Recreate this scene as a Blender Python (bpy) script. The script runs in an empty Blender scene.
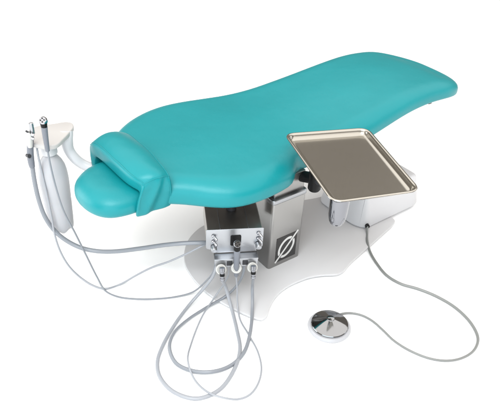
import bpy, bmesh, math, random
from mathutils import Vector, Matrix
R = math.radians
C = bpy.context.scene.collection
random.seed(4)

# ---------------------------------------------------------------- scene frame
# The table's own frame: u runs along the table from head to foot, v across it.
ALPHA = R(38)
U = Vector((math.cos(ALPHA), math.sin(ALPHA), 0)); V = Vector((-math.sin(ALPHA), math.cos(ALPHA), 0))
ORG = Vector((.096, 2.016, 0))
def T(u, v, z): return ORG + U*u + V*v + Vector((0, 0, z))
def sstep(x, a, b):
    t = min(1, max(0, (x-a)/(b-a))); return t*t*(3-2*t)

# ---------------------------------------------------------------- materials
def mat(name, col, rough=.5, metal=0., spec=.5, coat=0., bump=None, mottled=0., rough_var=0., aniso=0., sss=0., brush=None, tint=None):
    m = bpy.data.materials.new(name); m.use_nodes = True
    nt = m.node_tree; b = nt.nodes['Principled BSDF']; L = nt.links
    b.inputs['Base Color'].default_value = (*col, 1); b.inputs['Roughness'].default_value = rough
    b.inputs['Metallic'].default_value = metal; b.inputs['Specular IOR Level'].default_value = spec
    if tint: b.inputs['Specular Tint'].default_value = (*tint, 1)
    b.inputs['Coat Weight'].default_value = coat; b.inputs['Coat Roughness'].default_value = .15
    if aniso: b.inputs['Anisotropic'].default_value = aniso
    if sss:
        b.inputs['Subsurface Weight'].default_value = sss; b.inputs['Subsurface Scale'].default_value = .02
    tc = nt.nodes.new('ShaderNodeTexCoord')
    if mottled:
        n = nt.nodes.new('ShaderNodeTexNoise'); n.inputs['Scale'].default_value = 6; n.inputs['Detail'].default_value = 6
        L.new(tc.outputs['Object'], n.inputs['Vector'])
        mx = nt.nodes.new('ShaderNodeMix'); mx.data_type = 'RGBA'
        mx.inputs['A'].default_value = (*[c*(1-mottled) for c in col], 1); mx.inputs['B'].default_value = (*[min(1, c*(1+mottled)) for c in col], 1)
        L.new(n.outputs['Fac'], mx.inputs['Factor']); L.new(mx.outputs['Result'], b.inputs['Base Color'])
    if rough_var:
        n = nt.nodes.new('ShaderNodeTexNoise'); n.inputs['Scale'].default_value = 9; n.inputs['Detail'].default_value = 8
        if brush:
            mp = nt.nodes.new('ShaderNodeMapping'); mp.inputs['Scale'].default_value = brush
            L.new(tc.outputs['Object'], mp.inputs['Vector']); L.new(mp.outputs['Vector'], n.inputs['Vector'])
        else: L.new(tc.outputs['Object'], n.inputs['Vector'])
        mr = nt.nodes.new('ShaderNodeMapRange'); mr.inputs['To Min'].default_value = max(.02, rough-rough_var); mr.inputs['To Max'].default_value = rough+rough_var
        L.new(n.outputs['Fac'], mr.inputs['Value']); L.new(mr.outputs['Result'], b.inputs['Roughness'])
    if bump:
        prev = None
        for sc, st, dist, *det in bump:
            n = nt.nodes.new('ShaderNodeTexNoise'); n.inputs['Scale'].default_value = sc; n.inputs['Detail'].default_value = det[0] if det else 4
            L.new(tc.outputs['Object'], n.inputs['Vector'])
            bp = nt.nodes.new('ShaderNodeBump'); bp.inputs['Strength'].default_value = st; bp.inputs['Distance'].default_value = dist
            L.new(n.outputs['Fac'], bp.inputs['Height'])
            if prev: L.new(prev.outputs['Normal'], bp.inputs['Normal'])
            prev = bp
        L.new(prev.outputs['Normal'], b.inputs['Normal'])
    return m

TEAL = (.001, .203, .225)
M = {
 'vinyl': mat('teal_vinyl', TEAL, .38, spec=.46, tint=(.75, .95, 1), bump=[(420, .22, .0016), (110, .08, .003), (6, .14, .03)], mottled=.07, rough_var=.05),
 'vinyl_creased': mat('teal_vinyl_creased', TEAL, .38, spec=.46, tint=(.75, .95, 1), bump=[(420, .22, .0016), (15, .55, .022, 0)], mottled=.05, rough_var=.06),
 'vinyl_soft': mat('teal_vinyl_soft', TEAL, .38, spec=.46, tint=(.75, .95, 1), bump=[(420, .22, .0016), (13, .28, .012, 1)], mottled=.07, rough_var=.06),
 'seam': mat('teal_seam', (.001, .17, .19), .5),
 'white': mat('white_enamel', (.53, .525, .54), .32, spec=.45, rough_var=.06, bump=[(60, .03, .002)]),
 'plate': mat('white_base_enamel', (.53, .525, .535), .38, spec=.4, rough_var=.08, mottled=.015, bump=[(40, .03, .002)]),
 'cream': mat('warm_white_plastic', (.44, .425, .415), .35, rough_var=.05),
 'bottle': mat('milky_plastic', (.38, .38, .40), .38, spec=.5, sss=.1, rough_var=.06),
 'steel': mat('brushed_steel', (.31, .305, .30), .30, 1, aniso=.5, rough_var=.06, brush=(3, 3, 160), bump=[(300, .02, .0006)]),
 'steel_side': mat('brushed_steel_housing', (.40, .38, .36), .36, 1, aniso=.4, rough_var=.08, brush=(150, 6, 6), bump=[(300, .02, .0006)]),
 'alu': mat('satin_aluminium', (.38, .39, .41), .34, 1, rough_var=.05),
 'tray': mat('tray_steel', (.445, .425, .385), .19, 1, rough_var=.035, brush=(70, 3.5, 70), mottled=.02, bump=[(260, .03, .0008)]),
 'chrome': mat('chrome', (.42, .43, .46), .07, 1, rough_var=.03),
 'chrome_dark': mat('darkened_chrome', (.235, .24, .26), .06, 1, rough_var=.03),  # chrome with dim reflected surroundings darkened into its colour
 'chrome_pedal': mat('pedal_chrome', (.30, .305, .315), .09, 1, rough_var=.05),
 'pedal_ring': mat('pedal_ring_plastic', (.40, .40, .42), .35, rough_var=.05),
 'black': mat('black_plastic', (.004, .004, .0045), .4, spec=.2, rough_var=.06),
 'under': mat('black_underside_board', (.07, .062, .056), .6, mottled=.2),
 'logo': mat('charcoal_print', (.022, .02, .02), .55),
 'logo_light': mat('pale_print', (.60, .59, .58), .4, .15),
 'hose': mat('grey_silicone', (.20, .212, .235), .32, spec=.5, rough_var=.08, mottled=.08),
 'hose_pale': mat('pale_grey_silicone', (.27, .28, .305), .32, spec=.5, rough_var=.08, mottled=.08),
 'cable': mat('grey_cable_sheath', (.19, .195, .19), .36, spec=.5, rough_var=.08),
 'ring': mat('ivory_plastic', (.47, .465, .445), .4, rough_var=.05),
 'grey': mat('slate_grey_plastic', (.14, .15, .175), .38, rough_var=.05),
 'darkgrey': mat('dark_grey_plastic', (.03, .03, .034), .4, spec=.3, rough_var=.05),
 'floor': mat('white_sweep', (.93, .93, .935), .9, spec=.1, mottled=.004),
}

# ---------------------------------------------------------------- object helpers
def tag(o, label=None, cat=None, group=None, kind=None):
    for k, val in (('label', label), ('category', cat), ('group', group), ('kind', kind)):
        if val: o[k] = val
    return o
def thing(name, label, cat, loc, group=None):
    o = bpy.data.objects.new(name, None); C.objects.link(o); o.location = loc; o.empty_display_size = .05
    return tag(o, label, cat, group)
def root_loc(o):
    p = Vector((0, 0, 0))
    while o: p += o.location; o = o.parent
    return p
def obj(name, bm, m, parent=None, smooth=40, label=None, fix=True):
    """links a bmesh given in world coordinates as ONE mesh object under its parent"""
    off = root_loc(parent)
    if fix: bmesh.ops.recalc_face_normals(bm, faces=bm.faces)
    for vv in bm.verts: vv.co -= off
    me = bpy.data.meshes.new(name); bm.to_mesh(me); bm.free(); me.materials.append(m)
    for p in me.polygons: p.use_smooth = True
    if smooth < 180: me.set_sharp_from_angle(angle=R(smooth))
    o = bpy.data.objects.new(name, me); C.objects.link(o)
    if parent: o.parent = parent
    if label: o['label'] = label
    return o
def catmull(pts, n=10):
    P = [Vector(p) for p in pts]; out = []
    for i in range(len(P)-1):
        a = P[i-1] if i else P[0]*2-P[1]; b = P[i]; c = P[i+1]; d = P[i+2] if i+2 < len(P) else P[-1]*2-P[-2]
        # centripetal spacing keeps loops round
        t0 = 0; t1 = t0+max(1e-4, (b-a).length**.5); t2 = t1+max(1e-4, (c-b).length**.5); t3 = t2+max(1e-4, (d-c).length**.5)
        for k in range(n):
            t = t1+(t2-t1)*k/n
            A1 = a*((t1-t)/(t1-t0))+b*((t-t0)/(t1-t0)); A2 = b*((t2-t)/(t2-t1))+c*((t-t1)/(t2-t1)); A3 = c*((t3-t)/(t3-t2))+d*((t-t2)/(t3-t2))
            B1 = A1*((t2-t)/(t2-t0))+A2*((t-t0)/(t2-t0)); B2 = A2*((t3-t)/(t3-t1))+A3*((t-t1)/(t3-t1))
            out.append(B1*((t2-t)/(t2-t1))+B2*((t-t1)/(t2-t1)))
    out.append(P[-1]); return out
def tube(bm, pts, r, seg=14, n=10, curve=True, cap=True, twin=0.):
    """sweeps a round section along a smooth line; r is a number or a function of 0..1"""
    P = catmull(pts, n) if curve else [Vector(p) for p in pts]
    nrm = None; rings = []
    for i, p in enumerate(P):
        t = (P[min(i+1, len(P)-1)]-P[max(i-1, 0)]).normalized()
        if nrm is None: nrm = t.orthogonal().normalized()
        nrm = (nrm-t*nrm.dot(t)).normalized(); bi = t.cross(nrm)
        rr = r(i/(len(P)-1)) if callable(r) else r
        rings.append([bm.verts.new(p+(nrm*math.cos(a)+bi*math.sin(a))*rr*(1-twin+twin*math.cos(2*a))) for a in (2*math.pi*k/seg for k in range(seg))])
    for a, b in zip(rings, rings[1:]):
        for k in range(seg): bm.faces.new((a[k], a[(k+1) % seg], b[(k+1) % seg], b[k]))
    if cap: bm.faces.new(rings[0][::-1]); bm.faces.new(rings[-1])
    return bm
def lathe(bm, prof, base, axis=Vector((0, 0, 1)), seg=40, lobes=None):
    """turns (radius, height) pairs about an axis through base"""
    axis = Vector(axis).normalized(); x = axis.orthogonal().normalized(); y = axis.cross(x); rings = []
    for r, h in prof:
        if r < 1e-6: rings.append([bm.verts.new(Vector(base)+axis*h)])
        else:
            rings.append([])
            for k in range(seg):
                a = 2*math.pi*k/seg; rr, hh = (r, h) if not lobes else lobes(a, r, h)
                rings[-1].append(bm.verts.new(Vector(base)+axis*hh+(x*math.cos(a)+y*math.sin(a))*rr))
    for a, b in zip(rings, rings[1:]):
        for k in range(seg):
            k2 = (k+1) % seg
            if len(a) == 1 and len(b) == 1: continue
            if len(a) == 1: bm.faces.new((a[0], b[k2], b[k]))
            elif len(b) == 1: bm.faces.new((a[k], a[k2], b[0]))
            else: bm.faces.new((a[k], a[k2], b[k2], b[k]))
    if len(rings[0]) > 1: bm.faces.new(rings[0][::-1])
    if len(rings[-1]) > 1: bm.faces.new(rings[-1])
    return bm
def rpoly(pts, rad, n=6):
    """rounds the corners of a closed outline of 2-D points; rad a number or a list"""
    out = []; N = len(pts)
    for i in range(N):
        p = Vector(pts[i]); a = Vector(pts[i-1])-p; b = Vector(pts[(i+1) % N])-p
        r = rad[i] if isinstance(rad, (list, tuple)) else rad
        r = min(r, a.length*.49, b.length*.49)
        A = p+a.normalized()*r; B = p+b.normalized()*r
        for k in range(n+1):
            t = k/n; out.append(A*(1-t)**2+p*2*t*(1-t)+B*t*t)
    return out
def inset(poly, d):
    """offsets a closed outline inwards (positive d), any winding"""
    N = len(poly); area = sum(poly[i-1].x*poly[i].y-poly[i].x*poly[i-1].y for i in range(N)); s = 1 if area > 0 else -1
    out = []
    for i in range(N):
        t = poly[(i+1) % N]-poly[i-1]
        nn = Vector((-t.y, t.x))*s
        out.append(poly[i]+(nn.normalized()*d if nn.length > 1e-9 else Vector((0, 0))))
    return out
def stack(bm, rings, to3, cap=True):
    """rings: list of (outline, height) of equal length"""
    VV = [[bm.verts.new(to3(p.x, p.y, h)) for p in poly] for poly, h in rings]; N = len(VV[0])
    for a, b in zip(VV, VV[1:]):
        for k in range(N): bm.faces.new((a[k], a[(k+1) % N], b[(k+1) % N], b[k]))
    if cap: bm.faces.new(VV[0][::-1]); bm.faces.new(VV[-1])
    return bm
def prism(bm, poly, z0, z1, to3, bev=.003, top_inset=0.):
    n = 3; rg = []
    for k in range(n+1):
        a = math.pi/2*k/n; rg.append((inset(poly, bev*(1-math.sin(a))), z0+bev*(1-math.cos(a))))
    tp = inset(poly, top_inset) if top_inset else poly
    for k in range(n+1):
        a = math.pi/2*k/n; rg.append((inset(tp, bev*(1-math.cos(a))), z1-bev*(1-math.sin(a))))
    return stack(bm, rg, to3)
def rect(a0, b0, a1, b1, r=.004, n=4): return rpoly([(a0, b0), (a1, b0), (a1, b1), (a0, b1)], r, n)

# ---------------------------------------------------------------- the setting: a white sweep
bm = bmesh.new(); bmesh.ops.create_grid(bm, x_segments=8, y_segments=8, size=60)
obj('floor', bm, M['floor'])['kind'] = 'structure'

# ---------------------------------------------------------------- upholstery
def line2(pts, us):
    """smooth line through 2-D points, resampled to len(us) points by arc length"""
    P = catmull([(p[0], p[1], 0) for p in pts], 16); L = [0]
    for a, b in zip(P, P[1:]): L.append(L[-1]+(b-a).length)
    out = []; j = 0
    for q in us:
        s = q*L[-1]
        while j < len(L)-2 and L[j+1] < s: j += 1
        t = (s-L[j])/max(1e-9, L[j+1]-L[j]); p = P[j].lerp(P[j+1], t); out.append(Vector((p.x, p.y)))
    return out
def pad(bm, near, far, ztop, thick, rt, rb, n=90, cross=14, crown=.006, wide=1.3):
    us = [.5-.5*math.cos(math.pi*i/n)*.55-.5*(1-2*i/n)*.45 for i in range(n+1)]
    Nn = line2(near, us); Ff = line2(far, us)
    loop = Nn+Ff[-2:0:-1]; Lc = len(loop)
    def relax(poly, k):
        for _ in range(k): poly = [(poly[i-1]+poly[i]*2+poly[(i+1) % len(poly)])/4 for i in range(len(poly))]
        return poly
    loop = relax(loop, 1)
    rings = []                                                     # (inset, fraction)
    S = 9
    t0 = max(thick(-.3), thick(-.6)); kt, kb = rt/t0, rb/t0
    def z_at(p): return ztop(p.x)
    lay = []
    for k in range(S+1):
        a = math.pi/2*k/S; lay.append((rb*(1-math.sin(a)), lambda p, a=a: z_at(p)-thick(p.x)+kb*thick(p.x)*(1-math.cos(a))))
    for k in range(S+1):
        a = math.pi/2*k/S; lay.append((rt*wide*(1-math.cos(a)), lambda p, a=a: z_at(p)-kt*thick(p.x)*(1-math.sin(a))))
    VV = []
    for d, zf in lay:
        q = inset(loop, d)
        q = relax(q, int(d*170))
        VV.append([bm.verts.new(T(p.x, p.y, zf(o))) for p, o in zip(q, loop)])
    for a, b in zip(VV, VV[1:]):
        for k in range(Lc): bm.faces.new((a[k], a[(k+1) % Lc], b[(k+1) % Lc], b[k]))
    def fill(ring, h):
        rows = [[ring[0]]]
        for i in range(1, n):
            a = ring[i]; b = ring[Lc-i]; row = [a]
            for c in range(1, cross):
                f = c/cross; p = a.co.lerp(b.co, f); w = min(1, (b.co-a.co).length/.24)**2
                p.z += h*w*math.sin(math.pi*f)**1.5; row.append(bm.verts.new(p))
            row.append(b); rows.append(row)
        rows.append([ring[n]])
        for a, b in zip(rows, rows[1:]):
            if len(a) == 1:
                for c in range(cross): bm.faces.new((a[0], b[c], b[c+1]))
            elif len(b) == 1:
                for c in range(cross): bm.faces.new((a[c], b[0], a[c+1]))
            else:
                for c in range(cross): bm.faces.new((a[c], b[c], b[c+1], a[c+1]))
    fill(VV[0], 0); fill(VV[-1], crown)
    return loop
NEAR = [(-.52,.29),(-.515,.20),(-.49,.145),(-.45,.115),(-.402,.084),(-.36,.046),(-.304,-.006),(-.261,-.038),(-.212,-.060),(-.161,-.068),(-.11,-.071),(-.047,-.066),(.03,-.053),(.062,-.040),(.088,-.014),(.108,.010),(.135,.024),(.18,.026),(.3,.016),(.54,.006),(.79,.012),(.95,.008),(1.06,.002),(1.12,.018),(1.16,.06),(1.183,.15),(1.192,.29)]
FAR = [(-.52,.29),(-.515,.38),(-.49,.45),(-.45,.52),(-.40,.60),(-.338,.653),(-.235,.704),(-.12,.728),(-.02,.722),(.076,.70),(.226,.67),(.329,.65),(.44,.636),(.549,.618),(.723,.597),(.85,.586),(.974,.568),(1.04,.55),(1.10,.51),(1.15,.435),(1.18,.36),(1.192,.29)]
def ztop(u): return .565+.10*sstep(u, .15, .95)-.015*sstep(u, 1.0, 1.25)
def thick(u): return .105-.025*sstep(u, .3, 1.0)

chair = thing('treatment_table', 'long teal upholstered treatment table with steel column on a white base plate', 'treatment table', T(.09, .12, 0))
bm = bmesh.new(); pad(bm, NEAR, FAR, ztop, thick, .062, .026); obj('cushion', bm, M['vinyl'], chair, 180)
# dark board under the upholstery
bm = bmesh.new()
us = [i/60 for i in range(61)]; loop = line2(NEAR, us)+line2(FAR, us)[-2:0:-1]; board = inset(loop, .045)
VV = [[bm.verts.new(T(p.x, p.y, ztop(o.x)-thick(o.x)+dz)) for p, o in zip(board, loop)] for dz in (-.016, .002)]
for k in range(len(board)): bm.faces.new((VV[0][k], VV[0][(k+1) % len(board)], VV[1][(k+1) % len(board)], VV[1][k]))
for r_ in VV:
    for i in range(1, 60):
        bm.faces.new((r_[i-1 if i > 1 else 0], r_[i], r_[-i], r_[-(i-1)] if i > 1 else r_[0])) if i > 1 else bm.faces.new((r_[0], r_[1], r_[-1]))
    bm.faces.new((r_[59], r_[60], r_[61]))
obj('underside_board', bm, M['under'], chair, 30)
bm = bmesh.new(); prism(bm, rect(.915, .018, .937, .05, .004), .583, .593, T, .002); obj('mounting_tab', bm, M['under'], chair)

# head rest pad
HN = [(-.705,.275),(-.70,.225),(-.682,.175),(-.648,.138),(-.60,.122),(-.54,.118),(-.48,.125),(-.44,.16),(-.43,.275)]
HF = [(-.705,.275),(-.70,.318),(-.682,.362),(-.648,.40),(-.60,.428),(-.54,.44),(-.48,.43),(-.44,.39),(-.43,.275)]
bm = bmesh.new(); pad(bm, HN, HF, lambda u: .550, lambda u: .094, .056, .030, n=50, crown=.003, wide=1.5)
obj('headrest', bm, M['vinyl'], chair, 180)

# column
def col_box(bm, u0, u1, v0, v1, z0, z1, r, bev): prism(bm, rect(u0, v0, u1, v1, r, 6), z0, z1, T, bev)
bm = bmesh.new(); col_box(bm, 0, .178,   .003, .245, .0175, .360, .014, .0015); column = obj('column', bm, M['steel'], chair)
bm = bmesh.new(); col_box(bm, -.004, .182, -.001, .249, .3605, .384, .016, .005); obj('column_collar', bm, M['alu'], column)
bm = bmesh.new(); col_box(bm, .010, .172, .012, .235, .3845, .472, .01, .001); obj('inner_column', bm, M['steel'], chair)
# the mark on the column's face: a square crossed by a slashed ring
def F(s, z, o=0): return T(s, .003-o, z)
def face_poly(bm, pts, o0, o1):
    A = [bm.verts.new(F(x, z, o0)) for x, z in pts]; B = [bm.verts.new(F(x, z, o1)) for x, z in pts]; N = len(A)
    for k in range(N): bm.faces.new((A[k], A[(k+1) % N], B[(k+1) % N], B[k]))
    bm.faces.new(A[::-1]); bm.faces.new(B)
LX0, LX1, LZ0, LZ1 = 0.0352, 0.1503, 0.0403, 0.1734
cx, cz, hx, hz = (LX0+LX1)/2, (LZ0+LZ1)/2, (LX1-LX0)/2, (LZ1-LZ0)/2
bm = bmesh.new(); face_poly(bm, [(LX0, LZ0), (LX1, LZ0), (LX1, LZ1), (LX0, LZ1)], .0002, .0010)
emblem = obj('emblem', bm, M['logo'], column, 30)
def dg(a, b):                                                      # along and across the square's diagonal, in half sides
    q = .70711; return (cx+(a*q-b*q)*hx, cz+(a*q+b*q)*hz)
bm = bmesh.new()
RO, RI, GAP = .80, .60, .17
for s in (1, -1):
    a0 = math.asin(GAP/RO); b0 = math.asin(GAP/RI); pts = []
    for k in range(33):
        a = a0+(math.pi-2*a0)*k/32; pts.append(dg(RO*1.12*math.cos(a), s*RO*.86*math.sin(a)))
    for k in range(33):
        a = math.pi-b0-(math.pi-2*b0)*k/32; pts.append(dg(RI*1.16*math.cos(a), s*RI*.84*math.sin(a)))
    face_poly(bm, pts, .0008, .0016)
face_poly(bm, [dg(-1.42, -.075), dg(1.5, -.075), dg(1.5, .075), dg(-1.42, .075)], .0008, .0017)
obj('slashed_ring', bm, M['logo_light'], emblem, 30)

# base plate
PL = [(-.20,.365),(-.245,.31),(-.285,.235),(-.303,.15),(-.305,.06),(-.292,-.028),(-.25,-.147),(-.222,-.204),(-.204,-.222),(-.176,-.217),(-.14,-.188),(-.095,-.158),(-.045,-.138),(.012,-.128),(.07,-.129),(.124,-.136),(.18,-.157),(.216,-.178),(.242,-.190),(.275,-.189),(.336,-.167),(.508,-.124),(.64,-.091),(.725,-.069),(.762,-.048),(.775,.0),(.92,.02),(.94,.10),(.94,.26),(.90,.30),(.614,.309),(.505,.334),(.35,.40),(.2,.43),(.05,.44),(-.08,.43),(-.15,.40)]
P3 = catmull([(p[0], p[1], 0) for p in PL]+[(PL[0][0], PL[0][1], 0)], 6)[:-1]
bm = bmesh.new(); prism(bm, [Vector((p.x, p.y)) for p in P3], .008, .0185, T, .003); plate = obj('base_plate', bm, M['plate'], chair, 50)
for fu, fv in ((-.22, -.12), (-.15, .28), (.27, -.11), (.70, .0), (.70, .24)):
    bm = bmesh.new(); lathe(bm, [(0, .0005), (.02, .0005), (.02, .0084), (0, .0084)], T(fu, fv, 0), seg=20); obj('levelling_foot', bm, M['black'], plate)
# white cover at the foot of the base
bm = bmesh.new(); prism(bm, rpoly([(.575, -.024), (.992, -.018), (.992, .30), (.545, .30), (.545, .035)], [.07, .07, .07, .06, .06], 8), .0175, .188, T, .014, .030)
cover = obj('base_cover', bm, M['white'], chair, 50)
bm = bmesh.new(); lathe(bm, [(.0, -.012), (.011, -.012), (.011, .006), (.008, .008), (0, .008)], (0.5729, 2.3575, 0.0380), (.1, -1, .1), 20); obj('cable_grommet', bm, M['black'], cover)

# swivel joint and arm that carry the tray
J = Vector((0.2592, 2.0837, 0.4500))
bm = bmesh.new(); lathe(bm, [(0, -.043), (.022, -.043), (.027, -.035), (.028, .05), (.025, .06), (0, .06)], J, seg=32); arm = obj('tray_arm', bm, M['black'], chair)
TC = Vector((0.3660, 1.9092, 0.6320))
bm = bmesh.new(); tube(bm, [J+Vector((0, 0, .01)), J.lerp(Vector((TC.x, TC.y, J.z)), .5)+Vector((0, 0, .03)), Vector((TC.x, TC.y, .53)), Vector((TC.x, TC.y, .58)), Vector((TC.x, TC.y, .6185))], .018, 16); obj('arm_tube', bm, M['darkgrey'], arm)
bm = bmesh.new(); tube(bm, [T(.14, .10, .42), J+Vector((0, 0, .012))], .024, 16, curve=False); obj('joint_bracket', bm, M['black'], arm)

# bottle arm and the rounded three-cornered shelf at the head end
ZS = .64
bm = bmesh.new()
tube(bm, [(-0.7297, 2.0623, 0.6320), (-0.7281, 2.0486, 0.6000), (-0.7246, 2.0498, 0.5550), (-0.7053, 2.0490, 0.5180), (-0.6776, 2.0523, 0.4900), (-0.6386, 2.0501, 0.4750), (-0.5916, 2.0361, 0.4700), (-0.5282, 2.0039, 0.4750)], lambda t: .027-.006*sstep(t, 0, .35), 20, 8)
obj('shelf_arm', bm, M['white'], chair)
shelf_px = [(-0.8545, 1.9804, 0.6400), (-0.8649, 2.0401, 0.6400), (-0.8471, 2.0756, 0.6400), (-0.7858, 2.1058, 0.6400), (-0.7499, 2.1238, 0.6400), (-0.7231, 2.1200, 0.6400), (-0.7071, 2.0916, 0.6400), (-0.7099, 2.0368, 0.6400), (-0.7181, 1.9875, 0.6400), (-0.7254, 1.9515, 0.6400), (-0.7372, 1.9348, 0.6400), (-0.7646, 1.9273, 0.6400), (-0.7998, 1.9334, 0.6400), (-0.8323, 1.9476, 0.6400)]
P3 = catmull(shelf_px+[shelf_px[0]], 6)[:-1]
bm = bmesh.new(); prism(bm, [Vector((p[0], p[1])) for p in P3], ZS-.020, ZS, lambda x, y, z: Vector((x, y, z)), .005); obj('handpiece_shelf', bm, M['cream'], chair, 50)

# ---------------------------------------------------------------- head pillow: a padded arch over the head rest
pillow = thing('head_pillow', 'padded teal arch pillow with creased ends straddling the headrest', 'pillow', T(-.49, .285, .46))
OUT = [(.108,.452),(.100,.49),(.092,.535),(.087,.585),(.090,.612),(.108,.630),(.16,.638),(.22,.645),(.285,.648),(.35,.646),(.41,.640),(.460,.630),(.478,.612),(.482,.585),(.480,.535),(.474,.49),(.468,.456)]
INN = [(.122,.452),(.120,.485),(.118,.515),(.122,.535),(.130,.547),(.145,.553),(.18,.557),(.23,.560),(.285,.561),(.34,.560),(.39,.557),(.425,.553),(.440,.547),(.448,.535),(.452,.515),(.452,.485),(.450,.456)]
def pillow_pt(k, w, outer):
    o = Vector(OUT[k]); i = Vector(INN[k]); mid = (len(OUT)-1)/2; side = abs(k-mid)/mid
    t_ = k/(len(OUT)-1); u0 = -.558+.030*math.exp(-((t_-.24)/.10)**2)-.006*t_; u1 = -.408-.012*math.exp(-((t_-.26)/.2)**2)
    g = .66+.34*math.sin(math.pi*min(1, max(0, w)))**.8 if abs(k-mid) < mid-3.5 else .9+.1*math.sin(math.pi*min(1, max(0, w)))
    p = i.lerp(o, g) if outer else i
    uu = u0+(u1-u0)*w
    if outer:
        uu += .002*math.sin(k*2.1+w*5)
        if k < 5: p.x -= (1 if k < 4 else .3)*math.sin(math.pi*w)**.5*(.011*math.exp(-((w-.22-.11*k)/.11)**2)-.008*math.exp(-((w-.46-.11*k)/.11)**2)+.005*math.exp(-((w-.80-.05*k)/.08)**2))
    return T(uu, p.x, p.y)
bm = bmesh.new(); W = 12; grid_o = []; grid_i = []
for k in range(len(OUT)):
    grid_o.append([bm.verts.new(pillow_pt(k, j/W, True)) for j in range(W+1)])
    grid_i.append([bm.verts.new(pillow_pt(k, j/W, False)) for j in range(W+1)])
for k in range(len(OUT)-1):
    for j in range(W):
        bm.faces.new((grid_o[k][j], grid_o[k][j+1], grid_o[k+1][j+1], grid_o[k+1][j]))
        bm.faces.new((grid_i[k][j], grid_i[k+1][j], grid_i[k+1][j+1], grid_i[k][j+1]))
    for j in (0, W): bm.faces.new((grid_o[k][j], grid_o[k+1][j], grid_i[k+1][j], grid_i[k][j]))
cl_ = bm.edges.layers.float.new('crease_edge')
for k in range(len(OUT)-1):
    for j in (0, W): bm.edges.get((grid_o[k][j], grid_o[k+1][j]))[cl_] = .55
for j in range(W):
    for k in (4, 12): bm.edges.get((grid_o[k][j], grid_o[k][j+1]))[cl_] = .5
for k in (0, len(OUT)-1):
    for j in range(W): bm.faces.new((grid_o[k][j], grid_i[k][j], grid_i[k][j+1], grid_o[k][j+1]))
for f in bm.faces:
    c_ = f.calc_center_median()-ORG
    f.material_index = 1 if abs(c_.dot(V)-.285) > .190 else 0
body = obj('padded_arch', bm, M['vinyl_soft'], pillow, 180); body.data.materials.append(M['vinyl_creased'])
md = body.modifiers.new('round', 'SUBSURF'); md.levels = md.render_levels = 2
# stitched seams lie on the rounded surface: snap their lines to it
dg_ = bpy.context.evaluated_depsgraph_get(); ev = body.evaluated_get(dg_); po = root_loc(pillow)
def snap(p):
    ok, q, nn, _ = ev.closest_point_on_mesh(p-po); return q+po+nn*.0003
lines = [[pillow_pt(k, w_, True) for k in range(1, len(OUT)-1)] for w_ in (.045, .955)]
for kk in (3.9, 12.1):
    a_, b_ = int(kk), int(kk)+1
    lines.append([pillow_pt(a_, j/W, True).lerp(pillow_pt(b_, j/W, True), kk-a_) for j in range(W+1)])
for ln in lines:
    P_ = [snap(p) for p in catmull(ln, 5)]
    bm = bmesh.new(); tube(bm, P_, .0018, 8, curve=False); obj('seam', bm, M['vinyl'], pillow)

# ---------------------------------------------------------------- instrument unit under the table
PA = Vector((-.1634, 1.8233, 0)); PD = Vector((.98658, .16327, 0)); PN = Vector((.16327, -.98658, 0))
def Q(s, o, z): return PA+PD*s+PN*o+Vector((0, 0, z))             # along the panel, out of it, up
unit = thing('instrument_unit', 'brushed steel instrument unit with dark top hung under the teal cushion', 'instrument unit', Q(.112, -.1, .30))
def xz(poly, o0, o1, bev, bm):
    return prism(bm, poly, o0, o1, lambda s, z, o: Q(s, o, z), bev)
bm = bmesh.new(); xz(rect(.004, .278, .220, .362, .006), -.205, -.0035, .001, bm); housing = obj('housing', bm, M['steel_side'], unit)
bm = bmesh.new(); xz(rpoly([(0, .275), (.030, .266), (.0345, .252), (.200, .252), (.198, .262), (.2235, .272), (.2241, .3655), (0, .3655)], [.008, .004, .001, .001, .004, .008, .004, .004], 4), -.003, .0, .0008, bm); panel = obj('front_panel', bm, M['alu'], unit)
for s in (.055, .165):                                             # ribs pressed into the top
    bm = bmesh.new(); prism(bm, rect(s-.0015, .006, s+.0015, .20, .001, 2), .3622, .3652, lambda a, b, z: Q(a, -b, z), .0006); obj('top_rib', bm, M['alu'], housing)
bm = bmesh.new(); xz(rect(.095, .286, .137, .336, .007), .0003, .003, .001, bm); obj('socket', bm, M['black'], panel)
for s, zs in ((.029, (.338, .311)), (.2045, (.342, .316))):
    for z in zs:
        b_ = bmesh.new(); lathe(b_, [(0, 0), (.0085, 0), (.0085, .004), (.0052, .005), (.0052, .022), (.0035, .025), (0, .025)], Q(s, .0003, z), PN*1+PD*.55+Vector((0, 0, -.35)), 18)
        obj('valve', b_, M['chrome'], panel)
    z = zs[1]-.027
    b_ = bmesh.new(); lathe(b_, [(0, 0), (.012, 0), (.0125, .004), (.0125, .016), (.0105, .022), (0, .023)], Q(s+.001, .0003, z), PN+Vector((0, 0, -.25)), 22)
    obj('knob', b_, M['alu'], panel)
# holder bracket below the panel
bm = bmesh.new()
prism(bm, rect(.030, -.004, .203, .040, .003), .243, .249, lambda a, b, z: Q(a, b, z), .001)
xz(rpoly([(.036, .205), (.200, .205), (.203, .2425), (.030, .2425)], .004, 3), .030, .034, .001, bm)
bracket = obj('holder_bracket', bm, M['alu'], unit)
for s in (.090, .152):
    bm = bmesh.new(); xz(rect(s-.011, .213, s+.011, .236, .003), .0342, .0352, .0003, bm); obj('slot', bm, M['darkgrey'], bracket)
HOLD = [(.056, .207), (.1155, .210), (.179, .2085)]
for s, z in HOLD:
    bm = bmesh.new(); ax = (PN*.80+Vector((0, 0, .60))).normalized()
    lathe(bm, [(.0135, -.010), (.0195, -.010), (.0214, -.007), (.0214, .005), (.0192, .009), (.0165, .0095), (.0135, .006)], Q(s, .048, z), ax, 30)
    # close the bore
    obj('holder_ring', bm, M['ring'], bracket, 50)
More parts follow.
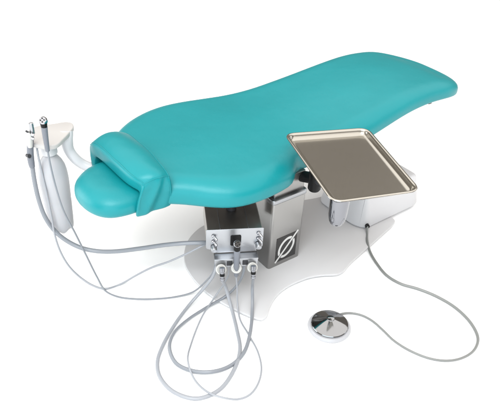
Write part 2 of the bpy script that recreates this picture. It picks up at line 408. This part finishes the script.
# hanger up to the cushion board
bm = bmesh.new(); tube(bm, [Q(.112, -.14, .3625), Q(.112, -.14, .452)], .02, 16, curve=False); obj('hanger', bm, M['darkgrey'], unit)

# ---------------------------------------------------------------- hoses and handpieces
def connector(s, z, root):
    ax = (PN*.35+Vector((0, 0, -1))).normalized(); b0 = Q(s, .070, z)
    bm = bmesh.new(); lathe(bm, [(0, -.012), (.011, -.012), (.011, .004), (.008, .006), (.008, .030), (.0095, .031), (.0095, .040), (.006, .043), (0, .043)], b0, ax, 20)
    obj('connector', bm, M['chrome_dark'], root)
    bm = bmesh.new(); lathe(bm, [(.0083, .012), (.0098, .013), (.0098, .022), (.0083, .023)], b0, ax, 20); obj('collar', bm, M['black'], root)
    return b0+ax*.043
GS = 'corded handpieces on the shelf and the unit'
GL = 'grey hoses looping from the instrument unit to the floor'
h1 = thing('hose', 'thick grey hose of the left connector, the widest loop nearest the viewer', 'hose', (-0.2696, 1.3834, 0.0000), GL)
e1 = connector(.0575, .219, h1)
bm = bmesh.new(); tube(bm, [e1-Vector((0, 0, -.004)), (-0.0800, 1.7968, 0.1000), (-0.0563, 1.7625, 0.0350), (-0.0262, 1.6568, 0.0100), (-0.0102, 1.5624, 0.0075), (-0.0261, 1.4653, 0.0075), (-0.0760, 1.3681, 0.0075), (-0.1497, 1.3273, 0.0075), (-0.2327, 1.3495, 0.0075), (-0.2914, 1.4113, 0.0075), (-0.3110, 1.4790, 0.0075), (-0.3031, 1.5622, 0.0075), (-0.2722, 1.6734, 0.0080), (-0.2243, 1.7771, 0.0200), (-0.1713, 1.8225, 0.0700), (-0.1355, 1.8312, 0.1300), Q(.046, .012, .215)], .0072, 20, 8, twin=.13); obj('tube', bm, M['hose_pale'], h1)
h2 = thing('hose', 'thick grey hose of the right connector, the middle loop reaching furthest left', 'hose', (-0.1965, 1.5268, 0.0000), GL)
e2 = connector(.1795, .2205, h2)
bm = bmesh.new(); tube(bm, [e2-Vector((0, 0, -.004)), (0.0265, 1.8109, 0.1000), (0.0309, 1.7575, 0.0350), (0.0254, 1.6374, 0.0120), (0.0022, 1.5386, 0.0075), (-0.0469, 1.4755, 0.0075), (-0.1137, 1.4369, 0.0180), (-0.1837, 1.4458, 0.0100), (-0.2424, 1.4772, 0.0095), (-0.2746, 1.5384, 0.0195), (-0.2679, 1.6149, 0.0195), (-0.2237, 1.6995, 0.0100), (-0.1507, 1.7763, 0.0120), (-0.0804, 1.8246, 0.0300), (-0.0331, 1.8354, 0.0900), (-0.0129, 1.8310, 0.1600), Q(.150, .014, .218)], .0072, 20, 8, twin=.13); obj('tube', bm, M['hose'], h2)
h3 = thing('handpiece', 'grey handpiece with chrome four-hole end in front of the black socket, on a thin hose', 'handpiece', Q(.1165, .05, .15), GS)
ax = (Vector((0, 0, 1))+PN*.12+PD*-.02).normalized(); b0 = Q(.1165, .046, .168)
bm = bmesh.new(); lathe(bm, [(0, 0), (.0075, 0), (.009, .004), (.0115, .08), (.0125, .146), (.011, .149), (0, .149)], b0, ax, 24); body3 = obj('grip', bm, M['grey'], h3)
bm = bmesh.new(); lathe(bm, [(0, .147), (.0118, .147), (.0128, .151), (.012, .170), (0, .171)], b0, ax, 24); obj('collar', bm, M['black'], h3)
hd = b0+ax*.179
bm = bmesh.new(); lathe(bm, [(0, -.012), (.012, -.012), (.0145, -.008), (.0145, .006), (.012, .009), (0, .009)], hd, PN*.8+Vector((0, 0, .55)), 24); head3 = obj('coupling', bm, M['chrome'], h3)
bm = bmesh.new(); axh = (PN*.8+Vector((0, 0, .55))).normalized(); hx_ = axh.orthogonal().normalized(); hy_ = axh.cross(hx_)
for k in range(4):
    a = math.pi/2*k+.5; lathe(bm, [(0, 0), (.0030, 0), (.0030, .0012), (0, .0012)], hd+axh*.0088+(hx_*math.cos(a)+hy_*math.sin(a))*.0070, axh, 12)
obj('coupling_hole', bm, M['black'], head3)
bm = bmesh.new(); tube(bm, [b0+ax*.003, (-0.0350, 1.8002, 0.1000), (-0.0307, 1.7714, 0.0450), (-0.0170, 1.7153, 0.0120), (0.0217, 1.6385, 0.0050), (0.0586, 1.5549, 0.0045), (0.0730, 1.4744, 0.0045), (0.0614, 1.4055, 0.0045), (0.0341, 1.3581, 0.0045), (-0.0037, 1.3367, 0.0045), (-0.0612, 1.3294, 0.0175), (-0.1170, 1.3512, 0.0175), (-0.1694, 1.4138, 0.0060), (-0.1977, 1.4754, 0.0260), (-0.1965, 1.5792, 0.0080), (-0.1659, 1.7207, 0.0180), (-0.1177, 1.8231, 0.0400), (-0.0750, 1.8359, 0.1300), Q(.088, .014, .222)], .0036, 12, 8, twin=.13); obj('tube', bm, M['hose_pale'], h3)

# handpieces hung on the shelf, their hoses sagging across to the unit
sy = thing('syringe', 'grey air syringe with pale trigger hung at the left corner of the shelf', 'syringe', (-0.8265, 1.9250, 0.6190), GS)
bm = bmesh.new(); tube(bm, [(-0.8073, 1.9300, 0.7304), (-0.8071, 1.9300, 0.7248), (-0.8073, 1.9300, 0.7086), (-0.8074, 1.9300, 0.6862)], lambda t: .0035+.0050*sstep(t, 0, .2), 14); obj('nozzle', bm, M['alu'], sy)
bm = bmesh.new(); tube(bm, [(-0.8153, 1.9250, 0.6945), (-0.8177, 1.9200, 0.6766), (-0.8201, 1.9200, 0.6557), (-0.8223, 1.9220, 0.6336)], lambda t: .0085+.0035*math.sin(math.pi*t), 16); obj('trigger', bm, M['ring'], sy)
bm = bmesh.new(); tube(bm, [(-0.8280, 1.9250, 0.6970), (-0.8176, 1.9200, 0.6946), (-0.8090, 1.9200, 0.6918)], .0040, 10); obj('lever', bm, M['darkgrey'], sy)
bm = bmesh.new()
for q0, q1 in (((-0.8069, 1.9150, 0.6901), (-0.7971, 1.9150, 0.6878)), ((-0.8094, 1.9150, 0.6748), (-0.7996, 1.9150, 0.6725))): tube(bm, [q0, q1], .0055, 14, curve=False)
obj('button', bm, M['chrome'], sy)
bm = bmesh.new(); tube(bm, [(-0.8178, 1.9350, 0.6685), (-0.8279, 1.9350, 0.6261), (-0.8333, 1.9350, 0.5916), (-0.8353, 1.9350, 0.5567), (-0.8348, 1.9350, 0.5391)], lambda t: .0105+.0025*math.sin(math.pi*t), 18); obj('grip', bm, M['grey'], sy)
bm = bmesh.new(); tube(bm, [(-0.8432, 1.9300, 0.5917), (-0.8295, 1.9170, 0.5961)], .0075, 14, curve=False); obj('knob', bm, M['darkgrey'], sy)
bm = bmesh.new(); tube(bm, [(-0.8341, 1.9350, 0.5480), (-0.8359, 1.9330, 0.4728), (-0.8317, 1.9300, 0.3863), (-0.8177, 1.9250, 0.3131), (-0.7921, 1.9200, 0.2585), (-0.7521, 1.9150, 0.2137), (-0.6897, 1.9100, 0.1775), (-0.6197, 1.9050, 0.1667), (-0.5438, 1.9000, 0.1743), (-0.4397, 1.9000, 0.1965), (-0.3366, 1.9000, 0.2221), (-0.2551, 1.9000, 0.2368), (-0.1833, 1.9100, 0.2363), (-0.1524, 1.9300, 0.2232)], .0092, 16, 8, twin=.13); obj('tube', bm, M['hose'], sy)

hp = thing('handpiece', 'slim grey handpiece with chrome head leaning in front of the shelf over the bottle', 'handpiece', (-0.7541, 1.9100, 0.6733), GS)
YB = 1.90
bm = bmesh.new(); tube(bm, [(-0.7486, 1.9000, 0.7315), (-0.7500, 1.9000, 0.6993), (-0.7509, 1.9000, 0.6625), (-0.7513, 1.9000, 0.6334)], lambda t: .0115-.0035*t, 18); obj('grip', bm, M['grey'], hp)
bm = bmesh.new(); tube(bm, [(-0.7484, 1.9000, 0.7493), (-0.7488, 1.9000, 0.7394), (-0.7487, 1.9000, 0.7299)], lambda t: .0135-.003*t, 18); obj('neck', bm, M['black'], hp)
hd = Vector((-0.7480, 1.9000, 0.7560))
bm = bmesh.new(); axh = Vector((-.05, -.78, .62)).normalized()
lathe(bm, [(0, -.014), (.011, -.014), (.0148, -.008), (.0148, .006), (.012, .010), (0, .0105)], hd, axh, 24); hc = obj('coupling', bm, M['chrome'], hp)
bm = bmesh.new(); hx_ = axh.orthogonal().normalized(); hy_ = axh.cross(hx_)
for k in range(4):
    a = math.pi/2*k+.8; lathe(bm, [(0, 0), (.0027, 0), (.0027, .0012), (0, .0012)], hd+axh*.0103+(hx_*math.cos(a)+hy_*math.sin(a))*.0066, axh, 12)
obj('coupling_hole', bm, M['black'], hc)
bm = bmesh.new(); tube(bm, [(-0.7511, 1.9000, 0.6397), (-0.7442, 1.8850, 0.5789), (-0.7337, 1.8750, 0.4891), (-0.7172, 1.8720, 0.3815), (-0.6882, 1.8750, 0.2791), (-0.6589, 1.8800, 0.1644), (-0.6260, 1.8800, 0.0475), (-0.5888, 1.8462, 0.0048), (-0.5272, 1.8128, 0.0048), (-0.4553, 1.8051, 0.0048), (-0.3735, 1.8112, 0.0048), (-0.2929, 1.8293, 0.0048), (-0.2199, 1.8500, 0.0189), (-0.1655, 1.8500, 0.0841), (-0.1371, 1.8500, 0.1349), Q(.040, -.01, .235)], .0038, 12, 8, twin=.13); obj('tube', bm, M['hose'], hp)

th = tag(obj('hose', tube(bmesh.new(), [(-0.8097, 1.9500, 0.6231), (-0.8063, 1.9400, 0.5773), (-0.7990, 1.9300, 0.4951), (-0.7910, 1.9200, 0.4004), (-0.7874, 1.9150, 0.3075), (-0.7850, 1.9100, 0.2309), (-0.7707, 1.9050, 0.1470), (-0.7414, 1.9000, 0.0747), (-0.6924, 1.8950, 0.0155), (-0.6313, 1.8658, 0.0048), (-0.5870, 1.8568, 0.0048), (-0.5345, 1.8877, 0.0048), (-0.4634, 1.8900, 0.0583), (-0.3936, 1.8900, 0.1071), (-0.3259, 1.8900, 0.1415), (-0.2549, 1.8900, 0.1861), (-0.1945, 1.9000, 0.2213), (-0.1638, 1.9200, 0.2261)], .0042, 12, 8), M['hose_pale']), 'thin pale hose drooping lowest from the shelf past the bottle to the unit', 'hose')

# ---------------------------------------------------------------- water bottle under the shelf
bt = Vector((-0.7790, 1.9850, 0.2110))
bot = thing('water_bottle', 'milky white plastic bottle hanging under the white shelf', 'bottle', bt)
def petal(a, r, h):
    if h < .05: h = h+.012*(1-h/.05)*(.5+.5*math.cos(5*a))
    return r, h
BH = 0.3640
prof = [(.0, .006), (.018, .004), (.032, .002), (.041, .004), (.0475, .014), (.0495, .03), (.0510, .055), (.0545, BH*.40), (.0540, BH*.415), (.0538, BH*.425), (.0540, BH*.435), (.0548, BH*.45), (.0568, BH*.62), (.0568, BH*.70), (.0548, BH*.78), (.0500, BH*.85), (.041, BH*.91), (.0315, BH*.95), (.0245, BH*.972), (.0225, BH*.985), (.0225, BH)]
bm = bmesh.new(); lathe(bm, prof, bt, seg=60, lobes=petal); obj('bottle_body', bm, M['bottle'], bot, 60)
bm = bmesh.new(); lathe(bm, [(0, BH), (.030, BH), (.031, BH+.004), (.031, .6195-bt.z), (0, .6195-bt.z)], bt, seg=36); obj('cap', bm, M['white'], bot)

# ---------------------------------------------------------------- steel tray
ZT_ = .650
tc = [Vector((0.1156, 2.1060, 0.6500)), Vector((0.4577, 2.1961, 0.6500)), Vector((0.5848, 1.7380, 0.6500)), Vector((0.2694, 1.6357, 0.6500))]
tray = thing('instrument_tray', 'rectangular stainless steel tray with raised rim standing beside the teal cushion', 'tray', (sum(tc, Vector())/4-Vector((0, 0, .03))))
poly = rpoly([(p.x, p.y) for p in tc], .048, 10)
W3 = lambda x, y, z: Vector((x, y, z))
bm = bmesh.new()
rg = [(0.004, -.003), (0, 0), (.001, .0022), (.004, .0034), (.0085, .0034), (.0115, .0015), (.014, -.004), (.019, -.013), (.022, -.0165), (.026, -.0185), (.032, -.019)]
stack(bm, [(inset(poly, d), ZT_-.003+h) for d, h in rg]+[(inset(poly, .032), ZT_-.0245), (inset(poly, .018), ZT_-.019), (inset(poly, .0045), ZT_-.0065)], W3, cap=False)
bm.verts.ensure_lookup_table(); N = len(poly)
a_ = [bm.verts[10*N+k] for k in range(N)]; b_ = [bm.verts[11*N+k] for k in range(N)]
for k in range(N):                                                 # replace the band between dish and underside by two floors
    f_ = [f for f in a_[k].link_faces if b_[k] in f.verts and b_[(k+1) % N] in f.verts]
    for f in f_: bm.faces.remove(f)
bm.faces.new(a_); bm.faces.new(b_[::-1])
l0 = [bm.verts[k] for k in range(N)]; l1 = [bm.verts[13*N+k] for k in range(N)]
for k in range(N): bm.faces.new((l0[k], l0[(k+1) % N], l1[(k+1) % N], l1[k]))
obj('dish', bm, M['tray'], tray, 50)
bm = bmesh.new(); lathe(bm, [(0, 0), (.05, 0), (.05, .006), (0, .006)], (TC.x, TC.y, .6185), seg=36); obj('mount_plate', bm, M['darkgrey'], tray)
kp = Vector((0.3096, 1.7326, 0.4890))
bm = bmesh.new(); HK = .6252-kp.z
lathe(bm, [(0, 0), (.010, .0008), (.018, .005), (.024, .012), (.0285, .022), (.0315, .035), (.0335, .05), (.036, HK), (0, HK)], kp, seg=44); obj('handle_knob', bm, M['chrome_dark'], tray)

# ---------------------------------------------------------------- foot pedal with its cable
fp = Vector((0.3413, 1.7071, 0.0000)); fp.z = 0
ped = thing('foot_pedal', 'round chrome foot pedal on a white ring with grey cable across the floor', 'foot pedal', fp)
bm = bmesh.new(); lathe(bm, [(0, .001), (.084, .001), (.0865, .004), (.0855, .009), (.080, .016), (0, .016)], fp, seg=64); obj('base_ring', bm, M['pedal_ring'], ped)
bm = bmesh.new(); lathe(bm, [(.0, .0162), (.0715, .0162), (.0745, .019), (.0745, .0225), (.073, .0245), (.060, .0305), (.040, .0385), (.020, .0462), (.0155, .0478), (.0145, .0525), (.006, .054), (0, .0542)], fp, seg=64); obj('dome', bm, M['chrome_pedal'], ped, 25)
bm = bmesh.new()
tube(bm, [(0.5724, 2.3534, 0.0380), (0.5705, 2.3248, 0.0200), (0.5624, 2.2581, 0.0225), (0.5687, 2.1952, 0.0100), (0.5888, 2.1186, 0.0060), (0.6236, 2.0354, 0.0060), (0.6770, 1.9848, 0.0060), (0.7462, 1.9580, 0.0060), (0.8191, 1.9152, 0.0060), (0.8843, 1.8504, 0.0060), (0.9245, 1.7668, 0.0060), (0.9302, 1.6854, 0.0060), (0.8965, 1.6209, 0.0060), (0.8387, 1.5779, 0.0060), (0.7771, 1.5605, 0.0060), (0.7139, 1.5670, 0.0060), (0.6475, 1.5988, 0.0060), (0.5903, 1.6486, 0.0060), (0.5552, 1.7019, 0.0060), (0.5180, 1.7515, 0.0060), (0.4768, 1.7797, 0.0060), (0.4325, 1.7879, 0.0060), (0.3938, 1.7753, 0.0100), (0.3705, 1.7480, 0.0130)], .0062, 18, 8, twin=.16)
obj('cable', bm, M['cable'], ped)

# ---------------------------------------------------------------- light: studio soft boxes and added fills in a dim warm room
w = bpy.data.worlds.new('World'); bpy.context.scene.world = w; w.use_nodes = True
bg = w.node_tree.nodes['Background']; bg.inputs['Color'].default_value = (1, .90, .78, 1); bg.inputs['Strength'].default_value = .30
def softbox(name, loc, look, sx, sy, radiance, col=(1, 1, 1)):
    l = bpy.data.lights.new(name, 'AREA'); l.shape = 'RECTANGLE'; l.size = sx; l.size_y = sy; l.energy = radiance*math.pi*sx*sy; l.color = col
    o = bpy.data.objects.new(name, l); C.objects.link(o); o.location = loc
    o.rotation_euler = (Vector(look)-Vector(loc)).to_track_quat('-Z', 'Y').to_euler(); return o
softbox('overhead_softbox', (.5, 1.9, 5), (.5, 1.9001, 0), 14, 12.4, 1.7, (1, .975, .945))
softbox('right_fill', (4.2, 2.6, 1.05), (.4, 2.3, .1), 2.8, 1.9, 1.5, (.95, .985, 1))  # fill light added to brighten floor and plate under the table
softbox('front_softbox', (-.5, -2.3, 1.35), (.2, 2.2, .3), 4.6, 2.3, 3.4, (.79, .925, 1))
softbox('key_softbox', (-.5, -.3, 3.5), (.1, 2.2, .5), 2.6, 1.3, 10.5, (.94, .98, 1))
softbox('side_fill', (-3.8, 1.9, 1.05), (0, 2.1, .2), 2.8, 1.9, 4.2, (.94, .98, 1))  # added fill that lifts the grey floor at the left

# ---------------------------------------------------------------- camera
cam = bpy.data.cameras.new('Camera'); co = bpy.data.objects.new('Camera', cam); C.objects.link(co)
cam.sensor_fit = 'HORIZONTAL'; cam.sensor_width = 36; cam.lens = 43.2; cam.clip_start = .05; cam.clip_end = 300
co.matrix_world = Matrix.Translation((0, 0, 1.75)) @ Matrix.Rotation(R(55), 4, 'X') @ Matrix.Rotation(R(3.03), 4, 'Z')
sc = bpy.context.scene; sc.camera = co
sc.view_settings.view_transform = 'Standard'; sc.view_settings.look = 'None'; sc.view_settings.exposure = 0; sc.view_settings.gamma = 1
sc.render.engine = 'CYCLES'; sc.cycles.use_denoising = True; sc.cycles.max_bounces = 8; sc.cycles.sample_clamp_indirect = 6
